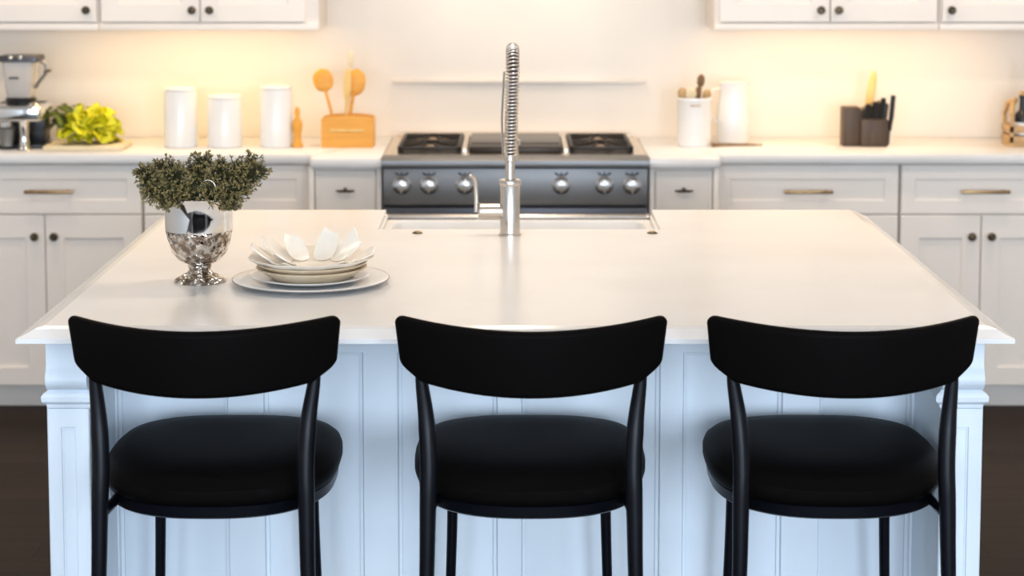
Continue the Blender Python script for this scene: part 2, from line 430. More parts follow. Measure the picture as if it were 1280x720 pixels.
# unseen hood, added to account for the fill lamp over the range
t = thing('added_hood', 'cream hood added out of view above the range for the fill lamp', 'added hood', (0, 0, 0))
b = MB(); b.loft([[(-.5, WY-.5, 1.72), (.52, WY-.5, 1.72), (.52, WY-.004, 1.72), (-.5, WY-.004, 1.72)],
                  [(-.5, WY-.5, 1.80), (.52, WY-.5, 1.80), (.52, WY-.004, 1.80), (-.5, WY-.004, 1.80)],
                  [(-.3, WY-.34, 2.55), (.32, WY-.34, 2.55), (.32, WY-.004, 2.55), (-.3, WY-.004, 2.55)]])
b.build('added_canopy', M['splash'], t)

# ------------------------------------------------------------------ island
IC = .006
t = thing('kitchen_island', 'pale blue-grey panelled kitchen island with corner posts, behind the three stools', 'kitchen island', (IC, 4.7, 0))
inv = Matrix.Translation((-IC, -4.7, 0))
def BI(mb, n, m, p=None, angle=35):
    o = mb.build(n, m, p or t, angle)
    if p is None: o.matrix_parent_inverse = inv
    return o
PYF = 4.06; X0, X1 = -.940, .952; IT = .885
b = MB()
SX0, SX1, SY0, SY1 = -.352, .390, 4.965, 5.32        # sink bay
b.box(X0+.01, X1-.01, PYF+.026, 4.93, .0, IT, .002)
b.box(X0+.01, SX0-.02, 4.93, 5.27, 0, IT, .002); b.box(SX1+.02, X1-.01, 4.93, 5.27, 0, IT, .002)
b.box(SX0-.02, SX1+.02, 4.93, 5.27, 0, .60, .002)
BI(b, 'body', M['island'])
# panelled front: one board with six recessed panels
rec = [(-.852, -.612), (-.536, -.320), (-.247, -.031), (.020, .320), (.368, .584), (.663, .862)]
b = MB(); zt, zb = .793, .16
xs = [-.860] + [v for r in rec for v in r] + [.872]
for i in range(0, len(xs), 2):
    if xs[i+1]-xs[i] > .002: b.box(xs[i], xs[i+1], PYF, PYF+.028, 0, IT)
for a, c in rec:
    b.box(a, c, PYF, PYF+.028, zt, IT); b.box(a, c, PYF, PYF+.028, 0, zb)
    # recess with a small sloped moulding
    bd = .009; dp = .019
    r0 = b.loop([(a, PYF, zb), (c, PYF, zb), (c, PYF, zt), (a, PYF, zt)])
    r1 = b.loop([(a+bd*.3, PYF+dp*.5, zb+bd*.3), (c-bd*.3, PYF+dp*.5, zb+bd*.3), (c-bd*.3, PYF+dp*.5, zt-bd*.3), (a+bd*.3, PYF+dp*.5, zt-bd*.3)])
    r2 = b.loop([(a+bd, PYF+dp*.6, zb+bd), (c-bd, PYF+dp*.6, zb+bd), (c-bd, PYF+dp*.6, zt-bd), (a+bd, PYF+dp*.6, zt-bd)])
    r3 = b.loop([(a+bd, PYF+dp, zb+bd), (c-bd, PYF+dp, zb+bd), (c-bd, PYF+dp, zt-bd), (a+bd, PYF+dp, zt-bd)])
    b.bridge(r0, r1); b.bridge(r1, r2); b.bridge(r2, r3); b.cap(r3)
BI(b, 'front_panel', M['island'])
b = MB(); b.box(-.858, .870, PYF-.012, PYF, 0, .11, .004); BI(b, 'skirting', M['island'])
for s in (-1, 1):
    # slab post: runs back from the post front to the panel face
    xo = X0 if s < 0 else X1; xi = xo - s*.085
    xa, xb = min(xo, xi), max(xo, xi)
    ya, yb = 3.805, PYF+.03
    po = MB()
    po.box(xa, xb, ya+.012, yb, 0, .742)
    # framed, recessed front of the shaft
    st = .020
    po.shaker(xa, xb, .12, .742, ya, .0125, .028, .006, .004, st_top=.045)
    po.rects([(.012, 0), (.012, .10), (.006, .112), (0, .12)], xa, xb, ya, yb)
    shaft = BI(po, 'corner_post', M['island'], angle=30)
    cm = MB(); qa, qb = xa+(.006 if s < 0 else 0), xb-(.006 if s > 0 else 0)
    cm.rects([(0, .735), (.004, .738), (.005, .745), (.013, .752), (.014, .762), (.010, .768), (.004, .771), (0, .776)], qa, qb, ya, yb)
    cm.build('moulding', M['island'], shaft, 30).matrix_parent_inverse = Matrix()
    # corbel block: bulging foot rising to a straight block under the worktop (side profile swept across)
    cb = MB()
    pf = [(ya+.010, .772), (ya-.006, .775), (ya-.018, .782), (ya-.025, .792), (ya-.026, .804), (ya-.018, .816), (ya-.014, .830), (ya-.014, IT), (yb, IT), (yb, .772)]
    e = .004
    cb.loft([[(x, yy, zz) for yy, zz in pf] for x in (qa-.002, qb+.002)])
    cb.build('corbel', M['island'], shaft, 40)
for s in (-1, 1):
    x = X0+.002 if s < 0 else X1-.014
    b = MB()
    for ya, yb in ((PYF+.03, PYF+.09), (4.62, 4.70), (5.2, 5.27)): b.box(x, x+.012, ya, yb, 0, IT, .001)
    for ya, yb in ((PYF+.09, 4.62), (4.70, 5.2)):
        b.box(x, x+.012, ya, yb, .8, IT, .001); b.box(x, x+.012, ya, yb, 0, .16, .001)
    BI(b, 'side_panel', M['island'])

# island worktop with a cut-out open to the far side for the apron sink, ogee edge
def island_top():
    x0, x1, y0, y1 = -.976, .989, 3.715, 5.317
    cx0, cx1, cy = -.347, .385, 4.975
    b = MB()
    prof = [(.012, IT), (.0, IT+.003), (.0, IT+.012), (.004, IT+.014), (.014, IT+.018), (.030, IT+.0265), (.046, .915)]   # inward offset, z
    rings = []
    for o, z in prof:
        e = min(o, .004)
        rings.append([(x0+o, y0+o, z), (x1-o, y0+o, z), (x1-o, y1-e, z), (cx1+e, y1-e, z), (cx1+e, cy-e, z), (cx0-e, cy-e, z), (cx0-e, y1-e, z), (x0+o, y1-e, z)])
    L = [b.loop(r) for r in rings]
    for p, q in zip(L, L[1:]): b.bridge(p, q)
    for ring, rv in ((L[0], True), (L[-1], False)):
        v = ring
        # split the U shape into clean quads: near slab and two arms
        f1 = (v[0], v[1], v[4], v[5]); f2 = (v[1], v[2], v[3], v[4]); f3 = (v[0], v[5], v[6], v[7])
        for f in (f1, f2, f3): b.bm.faces.new(list(reversed(f)) if rv else f)
    return b.build('worktop', M['quartz'], angle=11)
tag(island_top(), 'large white quartz worktop of the kitchen island, with the vase and plates on it', 'worktop')

# apron sink
t = thing('apron_sink', 'white apron-front sink let into the far edge of the island, behind the faucet', 'sink', ((SX0+SX1)/2, 5.14, .60))
b = MB()
x0, x1, y0, y1, z1 = SX0, SX1, 4.955, 5.345, IT-.002
def rr(a, b_, c, d, z, r=.02, n=5):
    out = []
    for (cx, cy, a0) in ((b_-r, d-r, 0), (a+r, d-r, PI/2), (a+r, c+r, PI), (b_-r, c+r, 3*PI/2)):
        for k in range(n+1):
            an = a0+PI/2*k/n; out.append((cx+r*math.cos(an), cy+r*math.sin(an), z))
    return out
b.loft([rr(x0, x1, y0, y1, .615, .012), rr(x0, x1, y0, y1, z1-.004, .012), rr(x0+.004, x1-.004, y0+.004, y1-.004, z1, .012),
        rr(x0+.022, x1-.022, y0+.022, y1-.022, z1, .02), rr(x0+.026, x1-.026, y0+.026, y1-.026, z1-.006, .02),
        rr(x0+.032, x1-.032, y0+.032, y1-.032, .66, .03), rr(x0+.06, x1-.06, y0+.06, y1-.06, .64, .04)])
so = b.build('basin', M['ceramic'], t); so.matrix_parent_inverse = Matrix.Translation((-(SX0+SX1)/2, -5.14, -.60))
dn = MB().lathe([(.040, 0), (.042, .003), (.030, .004), (.028, .001), (.001, .001)], (.019, 5.15, .6405), 24).build('drain', M['nickel'], so)

# faucet
t = thing('faucet', 'tall brushed-metal spring faucet with side lever, standing before the sink', 'faucet', (-.005, 4.875, .915))
b = MB(); b.lathe([(.029, 0), (.029, .004), (.0255, .006), (.0248, .138), (.0235, .140), (.020, .141)], seg=36); b.build('body', M['nickel'], t)
b = MB(); b.lathe([(.0275, .130), (.0285, .132), (.0285, .140), (.0265, .144), (.014, .146)], seg=36); b.build('collar', M['nickel'], t)
b = MB(); b.lathe([(.0125, .144), (.0125, .190), (.0165, .193), (.0165, .205), (.013, .207)], seg=28); b.build('pole', M['nickel'], t)
# hose path: up, a slight lean, over and down on the far side
path = []
for k in range(30): path.append(Vector((.008*k/29, .0, .200+.212*k/29)))
R = .062
for k in range(1, 25):
    a = PI*k/24; path.append(Vector((.008-.003*k/24, R-R*math.cos(a), .412+R*math.sin(a))))
for k in range(1, 13): path.append(Vector((.005-.002*k/12, 2*R, .412-.100*k/12)))
MB().tube(path, .0075, 10).build('hose', M['steel_dark'], t)
def helix(path, r, turns, rw, per=12):
    n = turns*per; L = [0]
    for a, c in zip(path, path[1:]): L.append(L[-1]+(c-a).length)
    pts = []; j = 0; up = Vector((1, 0, 0))
    for i in range(n+1):
        s = L[-1]*i/n
        while j < len(L)-2 and L[j+1] < s: j += 1
        f = (s-L[j])/(L[j+1]-L[j]); p = path[j].lerp(path[j+1], f); tt = (path[j+1]-path[j]).normalized()
        u = (up-tt*up.dot(tt)).normalized(); w = tt.cross(u); a = 2*PI*i/per
        pts.append(p+(u*math.cos(a)+w*math.sin(a))*r)
    return pts
MB().tube(helix(path, .0145, 58, .003), .0030, 7).build('spring', M['nickel'], t, 80)
e = path[-1]
b = MB(); b.lathe([(.010, 0), (.016, -.004), (.0175, -.03), (.0165, -.09), (.020, -.12), (.021, -.135), (.001, -.136)], (e.x, e.y, e.z), 24); b.build('spray_head', M['nickel'], t)
b = MB(); b.tube([(-.004, 0, .20), (-.010, .05, .205), (-.012, 2*R-.02, .22)], .006, 10)
b.lathe([(.022, -.008), (.024, -.006), (.024, .006), (.022, .008)], (e.x, e.y, .225), 24); b.build('holder_arm', M['nickel'], t)
b = MB(); b.tube([(-.018, .012, .205), (-.021, .018, .30), (-.015, .012, .42)], .0028, 8); b.build('support_rod', M['nickel'], t)
b = MB(); b.cyl((-.020, 0, .062), (-.076, 0, .062), .0195); b.cyl((-.076, 0, .062), (-.082, 0, .062), .0215, .0195)
hb = b.build('valve', M['nickel'], t)
b = MB(); b.tube([(-.086, 0, .060), (-.0865, 0, .100), (-.088, -.002, .138), (-.092, -.006, .150), (-.100, -.012, .156)], [.006, .0052, .0048, .0048, .0045], 12)
b.sphere((-.100, -.012, .156), .0050, 10); b.build('lever', M['nickel'], hb)

# small dark discs set in the worktop, one each side of the faucet
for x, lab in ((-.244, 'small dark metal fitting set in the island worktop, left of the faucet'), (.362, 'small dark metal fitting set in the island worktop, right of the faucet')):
    t = thing('worktop_disc', lab, 'disc', (x, 4.905, .915), 'small dark discs in the island worktop')
    MB().lathe([(.0135, 0), (.0135, .0018), (.011, .003)], seg=20).build('disc_base', M['bronze'], t)
    MB().lathe([(.0085, .003), (.0085, .0048), (.006, .006)], seg=20).build('disc_top', M['brass'], t)

# ------------------------------------------------------------------ bar stools
def make_stool():
    t = thing('bar_stool', 'x', 'stool', (0, 0, 0), 'black bar stools along the island')
    # local frame: origin on the floor below the seat centre, +Y towards the island
    # seat cushion: superellipse plan, wider in front, domed
    def plan(k, n, grow=0.0):
        a = 2*PI*k/n; c, s = math.cos(a), math.sin(a)
        e = 2/(3.1 if s > 0 else 2.5)
        x = math.copysign(abs(c)**e, c); y = math.copysign(abs(s)**e, s)
        wd = .232+.004*y
        return x*(wd+grow), y*(.250+grow)-.004
    b = MB(); n = 72
    prof = [(-.014, .610), (-.004, .613), (.0, .626), (.0, .642), (-.005, .656), (-.018, .667), (-.042, .674), (-.085, .677), (-.13, .676), (-.19, .674)]
    rings = []
    for g, z in prof:
        ring = []
        for k in range(n):
            x, y = plan(k, n, g)
            dz = -.010*(abs(y)/.22)**2*(1 if y < 0 else .4) if z > .655 else 0
            ring.append((x, y, z+dz))
        rings.append(ring)
    b.loft(rings); b.build('seat', M['leather'], t, 60)
    b = MB(); b.loft([[(*plan(k, n, g), z) for k in range(n)] for g, z in ((-.035, .584), (-.014, .584), (-.009, .588), (-.007, .609), (-.014, .612), (-.05, .612))])
    b.build('seat_frame', M['blackwood'], t, 40)
    # curved backrest
    b = MB(); rings = []; N = 40
    for i in range(N+1):
        u = math.sin((-1+2*i/N)*PI/2*.985)/math.sin(PI/2*.985); au = abs(u)
        x = .2400*u
        yc = -.335+.118*au**1.9
        ht = .9705+.008*au**2
        hb = .8410+.016*au**2.4
        if au > .84: hb += .022*((au-.84)/.16)
        rnd = 0
        if au > .93: rnd = .014*((au-.93)/.07)**3
        ht -= rnd*.8; hb += rnd*.5
        th = .0125*(1-.28*au**4); 
        if au > .97: th *= (1-.4*((au-.97)/.03)**2)
        dy = .118*1.9*au**.9*math.copysign(1, u)/.2400; nx, ny = -dy, 1; l = math.hypot(nx, ny); nx /= l; ny /= l
        ring = []; m = 8; r = min(th, (ht-hb)/2)
        tilt = -.16
        for k in range(24):
            if k < 12: a = PI*k/11; oy, z = math.cos(a)*th, ht-r+math.sin(a)*r
            else: a = PI+PI*(k-12)/11; oy, z = math.cos(a)*th, hb+r+math.sin(a)*r
            oy += (z-.843)*tilt
            ring.append((x+nx*oy, yc+ny*oy, z))
        rings.append(ring)
    b.loft(rings); b.build('backrest', M['leather'], t, 50)
    def smooth(p, n=8):
        P = [Vector(q) for q in p]; P = [P[0]*2-P[1]]+P+[P[-1]*2-P[-2]]; out = []
        for i in range(1, len(P)-2):
            for k in range(n):
                s = k/n; a, b_, c, d = P[i-1:i+3]
                out.append(.5*((2*b_)+(-a+c)*s+(2*a-5*b_+4*c-d)*s*s+(-a+3*b_-3*c+d)*s**3))
        out.append(P[-2]); return out
    for s in (-1, 1):
        pts = smooth([(s*.209, -.232, .885), (s*.2065, -.240, .850), (s*.197, -.258, .78), (s*.1925, -.270, .70), (s*.194, -.278, .62), (s*.199, -.292, .42), (s*.222, -.31, 0)])
        n = len(pts); rs = [.0085+.008*min(1, i/18) if i < 30 else .0165-.005*(i-30)/(n-30) for i in range(n)]
        b = MB(); b.tube(pts, rs, 16); b.build('leg', M['blackwood'], t, 60)
        pts = smooth([(s*.160, .150, .600), (s*.163, .158, .42), (s*.178, .18, 0)])
        n = len(pts); b = MB(); b.tube(pts, [.0125-.003*i/n for i in range(n)], 14); b.build('leg', M['blackwood'], t, 60)
        b = MB(); b.tube([(s*.186, -.150, .600), (s*.192, -.255, .602)], .010, 12); b.build('bracket', M['blackwood'], t, 60)
        b = MB(); b.tube([(s*.209, -.300, .24), (s*.169, .168, .24)], .0085, 12); b.build('stretcher', M['blackwood'], t, 60)
    b = MB(); b.tube([(-.171, .170, .20), (.171, .170, .20)], .0095, 12); b.build('footrest', M['blackwood'], t, 60)
    return t
st0 = make_stool()
spots = [(-.580, 'black leather bar stool in front of the vase and plates'),
         (.036, 'black leather bar stool between the two others, directly in front of the faucet'),
         (.624, 'black leather bar stool furthest right, before the bare end of the island')]
for i, (x, lab) in enumerate(spots):
    o = st0 if i == 0 else copy_tree(st0)
    o.location = (x, 3.80, 0); o['label'] = lab

# ------------------------------------------------------------------ vase with greenery
VX, VY = -.697, 4.235
t = thing('pedestal_vase', 'silver pedestal vase with hammered lower half, holding evergreen sprigs', 'vase', (VX, VY, .915))
prof = [(.001, .0), (.056, .0), (.058, .003), (.054, .008), (.042, .014), (.028, .021), (.0235, .028), (.027, .034), (.026, .039), (.031, .042), (.046, .049),
        (.061, .068), (.069, .092), (.0747, .117), (.0750, .120), (.0756, .150), (.0762, .182), (.0785, .188), (.0795, .192), (.077, .194), (.0745, .190), (.072, .150), (.068, .115), (.05, .07), (.001, .06)]
b = MB(); b.lathe(prof, seg=72); b.build('bowl', M['vase'], t, 40)
ring = MB()
ring.tube([(.030+.019*math.cos(a), -.060, .212+.024*math.sin(a)) for a in [2*PI*k/32 for k in range(33)]], .0012, 8)
ring.build('ring_ornament', M['nickel'], t, 80)

t = thing('evergreen_sprigs', 'bunch of olive-green evergreen sprigs in the silver vase', 'greenery', (VX, VY, 1.07))
rnd = random.Random(11)
def sprig(tip, base, n_tw, spread):
    b = MB(); base = Vector(base); tip = Vector(tip)
    def leaf(p, d, L, W, mi):
        d = d.normalized(); q = d.cross(Vector((rnd.uniform(-1, 1), rnd.uniform(-1, 1), rnd.uniform(-1, 1)))).normalized()
        nrm = d.cross(q).normalized()
        vs = [b.bm.verts.new(p), b.bm.verts.new(p+d*L*.55+q*W), b.bm.verts.new(p+d*L), b.bm.verts.new(p+d*L*.55-q*W), b.bm.verts.new(p+d*L*.5+nrm*W*.5)]
        for i in range(4):
            f = b.bm.faces.new((vs[i], vs[(i+1) % 4], vs[4])); f.material_index = mi
    main = [base.lerp(tip, k/6)+Vector((0, 0, .008*math.sin(PI*k/6))) for k in range(7)]
    b.mi = 2; b.tube(main, [.0028-.0003*k for k in range(7)], 6)
    ax = (tip-base).normalized()
    for i in range(n_tw):
        s = rnd.uniform(.22, 1.0); p0 = base.lerp(tip, s)
        dv = Vector((rnd.gauss(0, 1), rnd.gauss(0, 1), rnd.gauss(0, 1))); dv -= ax*dv.dot(ax); dv = dv.normalized()
        L = spread*rnd.uniform(.45, 1.0)*(.55+.75*math.sin(PI*min(s*.9, 1)))*.8
        d = (dv*.8+ax*rnd.uniform(.5, 1.0)).normalized()
        p1 = p0+d*L
        b.mi = 2; b.tube([p0, p1], [.0011, .0007], 4)
        m = int(L/.0024)+3
        for k in range(m):
            q = p0.lerp(p1, (k+.5)/m)
            ld = (d*.75+Vector((rnd.gauss(0, .6), rnd.gauss(0, .6), rnd.gauss(0, .6))))
            leaf(q, ld, rnd.uniform(.008, .0135), .0012, 1 if (k > m*.6 and rnd.random() < .35) else 0)
        for k in range(5):
            leaf(p1, d*.9+Vector((rnd.gauss(0, .5), rnd.gauss(0, .5), rnd.gauss(0, .5))), .009, .0017, 1)
        if rnd.random() < .5:
            b.mi = 1; b.sphere(tuple(p1+d*.004), .0019, 6)
    return b
sp = [((-.128, -.01, .092), 110), ((-.110, .03, .075), 90), ((-.098, -.05, .062), 100), ((-.078, .0, .108), 110), ((-.050, -.04, .098), 110), ((-.040, -.060, .050), 110),
      ((.008, .01, .118), 100), ((.010, -.045, .085), 100), ((.040, -.060, .055), 110), ((.055, .0, .105), 110), ((.090, -.02, .105), 110), ((.095, -.045, .060), 110),
      ((.138, .0, .098), 110), ((.115, .03, .118), 80), ((-.015, .04, .095), 80), ((.0, -.055, .062), 90), ((-.070, -.055, .055), 90), ((.070, -.055, .055), 90)]
for tp, n in sp:
    base = (tp[0]*.30, tp[1]*.30, .0)
    sprig(tp, base, int(n*.8), .040).build('sprig', [M['sprig_dark'], M['sprig_light'], M['stem']], t, 80, recalc=False)

# ------------------------------------------------------------------ plates
PX, PY = -.447, 4.215
t = thing('charger_plate', 'large flat white charger plate with a thin grey rim, under the plate stack', 'plate', (PX, PY, .915))
MB().lathe([(.001, .001), (.115, .0), (.130, .003), (.168, .010), (.1735, .0125), (.168, .0145), (.130, .0085), (.112, .006), (.001, .006)], seg=72).build('plate', M['ceramic'], t, 60)
MB().tube([(.1732*math.cos(2*PI*k/72), .1732*math.sin(2*PI*k/72), .0120) for k in range(73)], .0014, 6).build('rim', M['platerim'], t, 80)
t = MB().lathe([(.001, .001), (.085, .0), (.095, .003), (.128, .011), (.131, .013), (.128, .0145), (.093, .007), (.083, .005), (.001, .005)], seg=64).build('dinner_plate', M['ceramic'], None, 60, (PX, PY, .9222))
tag(t, 'plain white dinner plate lying on the grey-rimmed charger, under the cream bowls', 'plate')
def bowl(z, R, H, lab):
    prof = [(.001, 0), (R*.70, 0), (R*.72, .002), (R*.80, H*.35), (R*.93, H*.72), (R, H*.93), (R+.001, H), (R-.003, H+.001), (R*.90, H*.80), (R*.76, H*.42), (R*.66, .006), (.001, .005)]
    o = MB().lathe(prof, seg=72).build('shallow_bowl', M['cream'], None, 60, (PX+.002, PY, z))
    return tag(o, lab, 'bowl', 'cream bowls stacked on the plates')
bowl(.9275, .122, .026, 'lower shallow cream bowl of the plate stack, resting on the white dinner plate')
bowl(.9385, .123, .026, 'upper shallow cream bowl of the plate stack, right under the petal dish')
t = thing('petal_dish', 'ivory flower-shaped dish with upright petals on top of the plate stack', 'dish', (PX+.001, PY, .9535))
MB().lathe([(.001, 0), (.070, 0), (.090, .003), (.120, .012), (.136, .020), (.139, .0235), (.134, .0235), (.115, .015), (.085, .0065), (.001, .005)], seg=80,
           mod=lambda a, r, z: 1+(.018*math.cos(9*a) if r > .11 else 0)).build('base', M['petal'], t, 60)
def petal(ang, r0, r1, L, W, up, tw=0):
    b = MB(); nu, nv = 10, 8; V = []
    for i in range(nu+1):
        u = i/nu; row = []
        wd = W*max(1-abs((u-.55)/.56)**2.3, .03)**.5
        for j in range(nv+1):
            v = -1+2*j/nv
            rad = r0+(r1-r0)*u; z = .007+up*u**1.35+.004*v*v*u
            tx = wd*v
            row.append((rad*math.cos(ang)-tx*math.sin(ang)+tw*u*math.cos(ang), rad*math.sin(ang)+tx*math.cos(ang), z+tw*v*u))
        V.append(row)
    T = .003
    top = [[b.bm.verts.new(p) for p in r] for r in V]
    bot = [[b.bm.verts.new((p[0]+math.cos(ang)*T, p[1]+math.sin(ang)*T, p[2]-T*.6)) for p in r] for r in V]
    for g in (top, bot):
        for i in range(nu):
            for j in range(nv): b.bm.faces.new((g[i][j], g[i+1][j], g[i+1][j+1], g[i][j+1]))
    for i in range(nu):
        for j in (0, nv): b.bm.faces.new((top[i][j], top[i+1][j], bot[i+1][j], bot[i][j]))
    for j in range(nv):
        for i in (0, nu): b.bm.faces.new((top[i][j], top[i][j+1], bot[i][j+1], bot[i][j]))
    return b
for ang, r0, r1, W, up, tw in ((PI*1.03, .060, .130, .036, .040, 0), (PI*.86, .05, .110, .030, .048, .006), (PI*.70, .035, .085, .026, .050, .004), (PI*1.12, .035, .085, .028, .026, 0), (PI*1.3, .06, .11, .03, .014, 0),
                           (PI*.36, .035, .085, .026, .058, .006), (PI*.17, .05, .100, .024, .052, .014), (PI*-.02, .07, .132, .030, .028, .006), (PI*-.2, .06, .11, .03, .014, 0)):
    petal(ang, r0, r1, 0, W, up, tw).build('petal', M['petal'], t, 60)

# ------------------------------------------------------------------ things on the back worktops
Z = .915
def XY(px, y=6.85): return None
# coffee machine
t = thing('coffee_machine', 'chrome coffee machine with a pale hopper on top, at the left end of the worktop', 'coffee machine', (-1.740, 6.79, Z))
b = MB(); b.box(-.10, .072, -.02, .13, 0, .015, .004); b.box(-.10, .068, .05, .13, .01, .16, .01); b.build('base', M['black'], t)
b = MB(); b.box(-.105, .082, -.07, .12, .100, .158, .014, 3); b.sphere((.045, -.03, .135), .036, 20, (1, 1, .95)); b.build('body', M['chrome'], t)
b = MB(); b.lathe([(.026, 0), (.019, .010), (.016, .05), (.020, .095), (.026, .104)], (.016, -.045, 0), 24); b.build('column', M['chrome'], t)
b = MB(); b.lathe([(.018, .012), (.022, .015), (.030, .075), (.032, .078), (.028, .076), (.02, .02)], (-.045, -.045, 0), 24); b.build('cup', M['steel'], t)
b = MB(); b.lathe([(.016, .078), (.022, .082), (.022, .1), (.016, .102)], (-.045, -.045, 0), 20); b.build('nozzle', M['chrome'], t)
b = MB(); b.lathe([(.045, .155), (.050, .160), (.052, .178), (.046, .184)], (-.003, 0, 0), 28, sx=1.05); b.build('collar', M['black'], t)
b = MB()
b.loft([rr(-.053+dx, .046-dx, -.045+dx, .045-dx, z, .014) for dx, z in ((.010, .182), (.006, .190), (.0, .25), (-.004, .300), (-.004, .312))]); b.build('hopper', M['hopper'], t)
MB().box(-.032, .002, -.0515, -.048, .252, .258, .001).build('hopper_slot', M['black'], t)
b = MB(); b.loft([rr(-.070-dx, .070+dx, -.055-dx, .055+dx, z, .014) for dx, z in ((0, .311), (.004, .314), (.004, .326), (.0, .332))]); hl = b.build('hopper_lid', M['steel_dark'], t)
for x in (-.022, .012): MB().sphere((x, -.056, .326), .009, 12).build('lid_knob', M['chrome'], hl)
b = MB(); b.tube([(.062, 0, .315), (.085, 0, .300), (.088, 0, .270), (.060, 0, .235), (.048, 0, .215)], .006, 8); b.tube([(.080, 0, .272), (.108, -.01, .280)], .005, 8); b.build('handle', M['steel'], t)

# chopping board with lettuce and a dark leafy head
t = tag(MB().box(-.14, .14, -.10, .09, 0, .018, .005).build('chopping_board', M['wood_board'], None, 35, (-1.510, 6.80, Z)), 'pale wooden chopping board under the lettuce', 'chopping board')
def ruffled(cx, cy, cz, n, R, seed, flat=1.0, up=1.0):
    r_ = random.Random(seed); b = MB()
    for _ in range(n):
        a = r_.uniform(0, 2*PI); el = r_.uniform(.0, 1.25)*up
        d = Vector((math.cos(a)*math.cos(el), math.sin(a)*math.cos(el)*.6, math.sin(el)*flat)).normalized()
        L = R*r_.uniform(.6, 1.05); W = L*r_.uniform(.35, .55)
        q = d.cross(Vector((0, 0, 1)) if abs(d.z) < .9 else Vector((1, 0, 0))).normalized(); nn = q.cross(d)
        nu, nv = 7, 8; ph = r_.uniform(0, 6)
        top = []
        for i in range(nu+1):
            u = i/nu; wd = W*(math.sin(PI*(.12+.80*u)))**.7; row = []
            for j in range(nv+1):
                v = -1+2*j/nv
                rf = .016*u*abs(v)*math.sin(6*v+9*u+ph)+.010*math.sin(11*u+ph)*u
                p = Vector((cx, cy, cz))+d*(L*u)+q*(wd*v)+nn*(rf+.18*L*(1-v*v)*.5-.25*L*u*u)
                p.z = max(p.z, cz-.028)
                row.append(p)
            top.append(row)
        g1 = [[b.bm.verts.new(p) for p in r] for r in top]; g2 = [[b.bm.verts.new(p-nn*.0018) for p in r] for r in top]
        for g in (g1, g2):
            for i in range(nu):
                for j in range(nv): b.bm.faces.new((g[i][j], g[i+1][j], g[i+1][j+1], g[i][j+1]))
        for i in range(nu):
            for j in (0, nv): b.bm.faces.new((g1[i][j], g1[i+1][j], g2[i+1][j], g2[i][j]))
        for j in range(nv):
            for i in (0, nu): b.bm.faces.new((g1[i][j], g1[i][j+1], g2[i][j+1], g2[i][j]))
    return b
o = ruffled(0, 0, .040, 44, .115, 5, flat=.9).build('lettuce', M['lettuce'], None, 70, (-1.500, 6.80, Z+.006))
tag(o, 'frilly yellow-green lettuce on the chopping board beside the coffee machine', 'lettuce')
o = ruffled(0, 0, .045, 26, .09, 8).build('leafy_greens', M['darkleaf'], None, 70, (-1.610, 7.01, Z+.010))
tag(o, 'darker green leaves between the lettuce and the coffee machine', 'leafy greens')

# canisters
def canister(x, y, r, h, lab):
    t = thing('canister', lab, 'canister', (x, y, Z), 'white canisters with lids on the left worktop')
    MB().lathe([(.001, 0), (r-.004, 0), (r, .004), (r, h-.008), (r-.003, h), (.001, h)], seg=40).build('jar', M['ceramic'], t)
    l = MB(); l.lathe([(r-.006, h), (r-.002, h+.003), (r-.004, h+.012), (r*.5, h+.017), (.001, h+.018)], seg=40)
    l.build('lid', M['ceramic'], t)
canister(-1.188, 6.845, .060, .200, 'tall white canister, leftmost of the three on the left worktop')
canister(-1.030, 6.850, .062, .172, 'shorter white canister, standing between the two tall white ones')
canister(-.846, 6.850, .059, .205, 'tall white canister, nearest to the wooden utensil box')
o = MB().lathe([(.001, 0), (.020, 0), (.021, .006), (.016, .014), (.013, .04), (.018, .07), (.019, .085), (.012, .1), (.008, .11), (.011, .125), (.007, .14), (.001, .143)], seg=24).build('pepper_mill', M['wood_orange'], None, 40, (-.768, 6.83, Z))
tag(o, 'small orange wooden pepper mill beside the right tall white canister', 'pepper mill')

# wooden box with wooden spoons
BX, BY = -.588, 6.86
t = thing('utensil_box', 'honey-coloured wooden utensil box with an arched front, left of the range', 'utensil box', (BX, BY, Z))
b = MB(); W, D, H = .093, .052, .112
for y in (-D, D-.010):
    arc = [(-W, 0), (W, 0)]+[(W*math.cos(PI*k/16), H-.010+.012*math.sin(PI*k/16)) for k in range(17)]
    b.loft([[(x, yy, z) for x, z in arc] for yy in (y, y+.010)])
for x in (-W, W-.010): b.box(x, x+.010, -D+.009, D-.009, 0, H-.012, .001)
b.box(-W+.008, W-.008, -D+.008, D-.008, 0, .012)
b.build('box', M['wood_orange'], t)
MB().box(-.060, .060, -D-.004, -D+.002, .058, .066, .002).build('front_rib', M['wood_pale'], t)
def spoon(lab, p0, p1, hr, hs, m, name='wooden_spoon', cat='spoon', grp='wooden utensils in the wooden box'):
    p0 = Vector(p0); p1 = Vector(p1); d = (p1-p0).normalized()
    t = thing(name, lab, cat, tuple(p0), grp)
    b = MB(); b.tube([Vector((0, 0, 0)), (p1-p0)*.5, p1-p0], [.006, .0055, .006], 10); b.build('handle', m, t)
    b = MB(); rings = []
    c = p1-p0+d*hs*.75; q = d.cross(Vector((0, -1, 0))).normalized(); nn = Vector((0, 1, 0))
    for i in range(13):
        u = -1+2*i/12; wv = hr*math.sqrt(max(1-u*u*abs(u)**.3, .004)); th = .008*math.sqrt(max(1-u*u, .02))
        rings.append([c+d*hs*u+q*wv*math.cos(a)+nn*th*math.sin(a) for a in [2*PI*k/16 for k in range(16)]])
    b.loft(rings); b.build('bowl', m, t, 60)
spoon('round wooden spoon leaning left in the wooden box', (BX-.035, BY, Z+.016), (BX-.083, BY+.015, Z+.205), .036, .043, M['wood_orange'])
